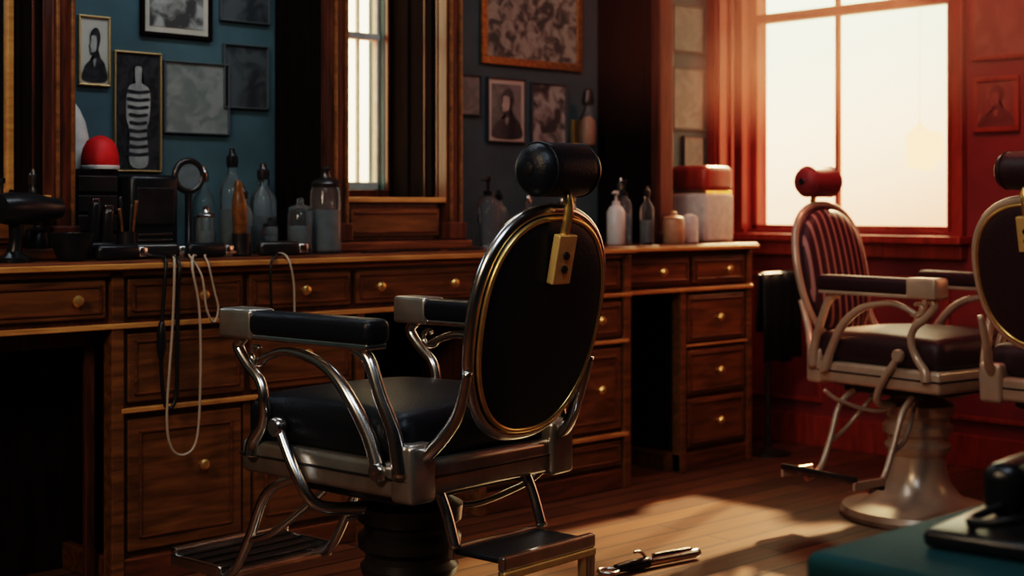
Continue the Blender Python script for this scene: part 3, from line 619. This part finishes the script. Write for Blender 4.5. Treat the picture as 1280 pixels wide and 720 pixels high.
def comb(x, y, rz):
    e = empty("comb", (x, y, CZ), rz)
    boxes("spine", [(-.08, .08, -.004, .006, 0, .006)], M['blackp'], e, .001)
    boxes("teeth", [(-.078 + i * .006, -.075 + i * .006, -.026, -.003, .001, .005) for i in range(26)], M['blackp'], e, 0)
comb(3.42, 3.88, .1); comb(3.02, 3.86, .1); comb(3.22, 3.90, -.3)
e = empty("folded_cloth", (3.66, 3.86, CZ), .1)
rbox("cloth", -.11, .11, -.035, .035, 0, .014, M['bluec'], e, .006, 3)
rbox("cloth_fold", -.10, .06, -.03, .03, .014, .024, M['bluec'], e, .004, 3)

e = empty("wall_sconce", (4.47, 4.27, 1.36))
boxes("backplate", [(-.02, .02, .065, .088, -.02, .12)], M['brass'], e, .004)
tube("bracket", [(0, .07, .02), (0, .03, -.01), (0, 0, .0)], .007, M['brass'], e)
lathe("shade", [(.02, 0), (.036, .01), (.04, .06), (.036, .12), (.022, .15), (.014, .17), (.014, .19), (.022, .20), (.018, .24), (.005, .25)], M['glass'], e)
lathe("inner", [(.012, .005), (.028, .012), (.030, .06), (.026, .11), (.01, .13)], M['tan'], e)
lathe("cap", [(.024, .185), (.026, .20), (.018, .245), (.004, .255)], M['iron'], e)

e = empty("towel_rail", (5.25, 3.90, 0))
tube("rail", [(-.12, -.03, .80), (.0, -.03, .80), (.20, -.03, .80)], .012, M['iron'], e)
tube("stand_post", [(.0, -.03, .80), (.0, 0, .4), (.0, 0, .02)], .012, M['iron'], e)
lathe("stand_foot", [(.10, 0), (.10, .012), (.03, .025), (.012, .04)], M['iron'], e)
v, f = [], []
nx = 14
prof = [(-.055, .42), (-.05, .60), (-.048, .76), (-.042, .805), (-.03, .817), (-.018, .805), (-.010, .72), (-.006, .55)]
for j, (yy, zz) in enumerate(prof):
    for i in range(nx + 1):
        u = i / nx; v.append((-.10 + .28 * u, yy - .010 * math.sin(u * 22) * (1 if j < 3 else .3), zz + (.01 * math.sin(u * 9) if j == 0 else 0)))
for j in range(len(prof) - 1):
    for i in range(nx):
        a = j * (nx + 1) + i; f.append((a, a + 1, a + nx + 2, a + nx + 1))
o = meshobj("towel", v, f, M['leather'], e, smooth=True)
md = o.modifiers.new("sol", 'SOLIDIFY'); md.thickness = .008

# ------------------------------------------------------------------ foreground trolley
e = empty("tool_trolley", (1.90, .86, 0))
rbox("cabinet_body", -.30, .30, -.24, .24, .08, .625, M['tealbox'], e, .02, 3)
rbox("top_tray", -.318, .318, -.26, .26, .605, .652, M['tealbox'], e, .016, 3)
boxes("drawer_lines", [(-.306, -.299, -.21, .21, .12 + .165 * i, .26 + .165 * i) for i in range(3)], M['tealbox'], e, .004)
boxes("handles", [(-.322, -.306, -.07, .07, .20 + .165 * i, .21 + .165 * i) for i in range(3)], M['chrome'], e, .003)
for sx in (-1, 1):
    for sy in (-1, 1):
        lathe("caster", [(.01, -.012), (.038, -.012), (.04, 0), (.038, .012), (.01, .012)], M['blackp'], e, loc=(.25 * sx, .19 * sy, .04), rot=(math.pi / 2, 0, 0), n=20)
        boxes("caster_fork", [(.25 * sx - .012, .25 * sx + .012, .19 * sy - .02, .19 * sy + .02, .06, .085)], M['chrome'], e)
e = empty("clipper_case", (1.865, .93, .653), .12)
rbox("tray", -.14, .15, -.11, .11, 0, .025, M['blackp'], e, .01, 3)
rbox("clipper_body", -.06, .12, -.055, .0, .025, .085, M['blackp'], e, .02, 4)
rbox("clipper_head", .115, .148, -.05, -.005, .03, .065, M['iron'], e, .005, 3)
rbox("trimmer_body", -.02, .13, .02, .08, .025, .100, M['blackp'], e, .022, 4)
tube("case_cord", [(-.06, -.03, .05), (-.11, .0, .045), (-.11, .05, .035), (-.06, .07, .032), (-.02, .045, .045)], .006, M['cordb'], e)

e = empty("curling_iron", (3.34, 2.915, 0), math.radians(-7))
tube("barrel", [(-.02, 0, .02), (.07, 0, .02), (.19, 0, .02)], .015, M['chrome'], e)
tube("clamp", [(.0, 0, .038), (.08, 0, .038), (.16, 0, .035)], .006, M['iron'], e)
tube("handle", [(-.15, 0, .02), (-.09, 0, .02), (-.02, 0, .02)], [.012, .018, .017], M['blackp'], e)
tube("thumb_lever", [(-.03, 0, .036), (-.05, 0, .055), (-.075, 0, .058)], .005, M['chrome'], e)
tube("hanging_ring", [(-.178 + .030 * math.cos(a), .030 * math.sin(a), .016) for a in [i * math.pi / 6 for i in range(12)]], .006, M['chrome'], e, cyclic=True, sm=2)

# ------------------------------------------------------------------ outside
boxes("street_pavement", [(WX + .16, 30, -14, 26, -.35, -.25)], M['pave'], bevel=0)
e = empty("hanging_shop_sign", (6.0, 3.56, 1.39))
v = [(0, -.10, -.05), (0, -.03, -.12), (0, .10, -.10), (0, .11, .04), (0, .03, .11), (0, -.02, .07), (0, -.09, .06)]
meshobj("sign_board", v, [tuple(range(len(v)))], M['signp'], e)
tube("sign_hanger", [(.0, .03, .10), (.0, .03, .5), (.0, .03, 1.25)], .0012, M['signp'], e)
boxes("sign_bracket", [(-.25, .03, .02, .04, 1.24, 1.26)], M['redwood'], e)

# ------------------------------------------------------------------ lights
def area(name, loc, target, sx, sy, power, col):
    l = bpy.data.lights.new(name, 'AREA'); l.shape = 'RECTANGLE'; l.size = sx; l.size_y = sy; l.energy = power; l.color = col
    o = bpy.data.objects.new(name, l); o.location = loc
    o.rotation_euler = (Vector(target) - Vector(loc)).to_track_quat('-Z', 'Y').to_euler(); link(o); return o
sun = bpy.data.lights.new("sun", 'SUN'); sun.energy = 9; sun.color = (1, .60, .32); sun.angle = math.radians(2.5)
so = bpy.data.objects.new("sun", sun); so.rotation_euler = Vector((-1.87, -.6, -1.5)).to_track_quat('-Z', 'Y').to_euler(); so.location = (8, 5, 4); link(so)
for nm, w in (("window_portal", W1), ("window_portal", W2)):
    p = area(nm, (WX + .12, (w[0] + w[1]) / 2, 1.75), (0, (w[0] + w[1]) / 2, 1.75), w[1] - w[0], 1.5, 1, (1, 1, 1))
    p.data.cycles.is_portal = True
p = area("window_portal", ((B0 + B1) / 2, WY + .09, 1.795), ((B0 + B1) / 2, 0, 1.795), B1 - B0, 1.25, 1, (1, 1, 1)); p.data.cycles.is_portal = True  # portal for the added opening behind the centre cabinet
area("fill_light", (1.2, 1.3, 2.8), (2.0, 3.2, .8), .9, .9, 20, (.72, .86, 1))  # cool overhead fill added for highlights on the chair metal, no fixture
area("fill_light", (2.3, 3.3, 2.82), (2.4, 3.8, .9), 2.2, .25, 14, (.84, .93, 1))  # cool fill strip added above the counter, no fixture
area("fill_light", (-.6, 2.0, 2.4), (2.3, 3.8, .6), .5, .5, 28, (1, .76, .52))  # warm fill added from the left to brighten the cabinet fronts
area("red_fill_light", (4.5, 2.7, 2.82), (5.6, 3.2, 1.9), .6, .6, 28, (1, .30, .22))  # red fill added to tint the wall by the window, no fixture

# red haze volume added for the glow, thickest high up by the window
mh = bpy.data.materials.new("tinted_haze"); mh.use_nodes = True; nt = mh.node_tree; nt.nodes.clear()
out = nt.nodes.new("ShaderNodeOutputMaterial"); vs = nt.nodes.new("ShaderNodeVolumeScatter")
vs.inputs["Color"].default_value = (1.0, .36, .28, 1); vs.inputs["Anisotropy"].default_value = .4
tc = nt.nodes.new("ShaderNodeTexCoord"); sp = nt.nodes.new("ShaderNodeSeparateXYZ")
def mr(a, b_, src):
    n_ = nt.nodes.new("ShaderNodeMapRange"); n_.interpolation_type = 'SMOOTHSTEP'
    n_.inputs["From Min"].default_value = a; n_.inputs["From Max"].default_value = b_; n_.inputs["To Min"].default_value = 0; n_.inputs["To Max"].default_value = 1
    nt.links.new(src, n_.inputs["Value"]); return n_.outputs[0]
nt.links.new(tc.outputs["Object"], sp.inputs[0])
mu = nt.nodes.new("ShaderNodeMath"); mu.operation = 'MULTIPLY'
nt.links.new(mr(1.33, 1.75, sp.outputs["Z"]), mu.inputs[0]); nt.links.new(mr(3.3, 5.2, sp.outputs["X"]), mu.inputs[1])
mu2 = nt.nodes.new("ShaderNodeMath"); mu2.operation = 'MULTIPLY'; mu2.inputs[1].default_value = .36
nt.links.new(mu.outputs[0], mu2.inputs[0]); nt.links.new(mu2.outputs[0], vs.inputs["Density"])
nt.links.new(vs.outputs[0], out.inputs["Volume"])
boxes("tinted_haze", [(3.3, WX + .10, -1.8, WY - .0005, 1.33, 2.899)], mh, bevel=0)

w = bpy.data.worlds.new("world"); S.world = w; w.use_nodes = True
nt = w.node_tree
bg = nt.nodes["Background"]
tc = nt.nodes.new("ShaderNodeTexCoord"); sp = nt.nodes.new("ShaderNodeSeparateXYZ")
ma = nt.nodes.new("ShaderNodeMath"); ma.operation = 'MULTIPLY_ADD'; ma.inputs[1].default_value = 4.0
mb = nt.nodes.new("ShaderNodeMath"); mb.operation = 'MULTIPLY_ADD'; mb.inputs[1].default_value = 1.5; mb.inputs[2].default_value = -.72
nt.links.new(tc.outputs["Generated"], sp.inputs[0])
nt.links.new(sp.outputs["Y"], mb.inputs[0]); nt.links.new(sp.outputs["Z"], ma.inputs[0]); nt.links.new(mb.outputs[0], ma.inputs[2])
r = nt.nodes.new("ShaderNodeValToRGB")
r.color_ramp.elements[0].position = 0.0; r.color_ramp.elements[0].color = (.60, .25, .14, 1)
r.color_ramp.elements[1].position = 0.8; r.color_ramp.elements[1].color = (1.0, .82, .50, 1)
el = r.color_ramp.elements.new(.4); el.color = (.92, .58, .33, 1)
nt.links.new(ma.outputs[0], r.inputs["Fac"])
nt.links.new(r.outputs["Color"], bg.inputs["Color"]); bg.inputs["Strength"].default_value = 4.3

# ------------------------------------------------------------------ camera
cam = bpy.data.cameras.new("camera"); co = bpy.data.objects.new("camera", cam); link(co)
co.location = (0, 0, 1.107); co.rotation_euler = (math.radians(90), 0, -math.atan2(.686, .728))
cam.sensor_width = 36; cam.lens = 1800 / 1280 * 36; cam.shift_y = -102 / 1280; cam.clip_start = .05
cam.dof.use_dof = True; cam.dof.focus_distance = 3.45; cam.dof.aperture_fstop = 3.0
S.camera = co
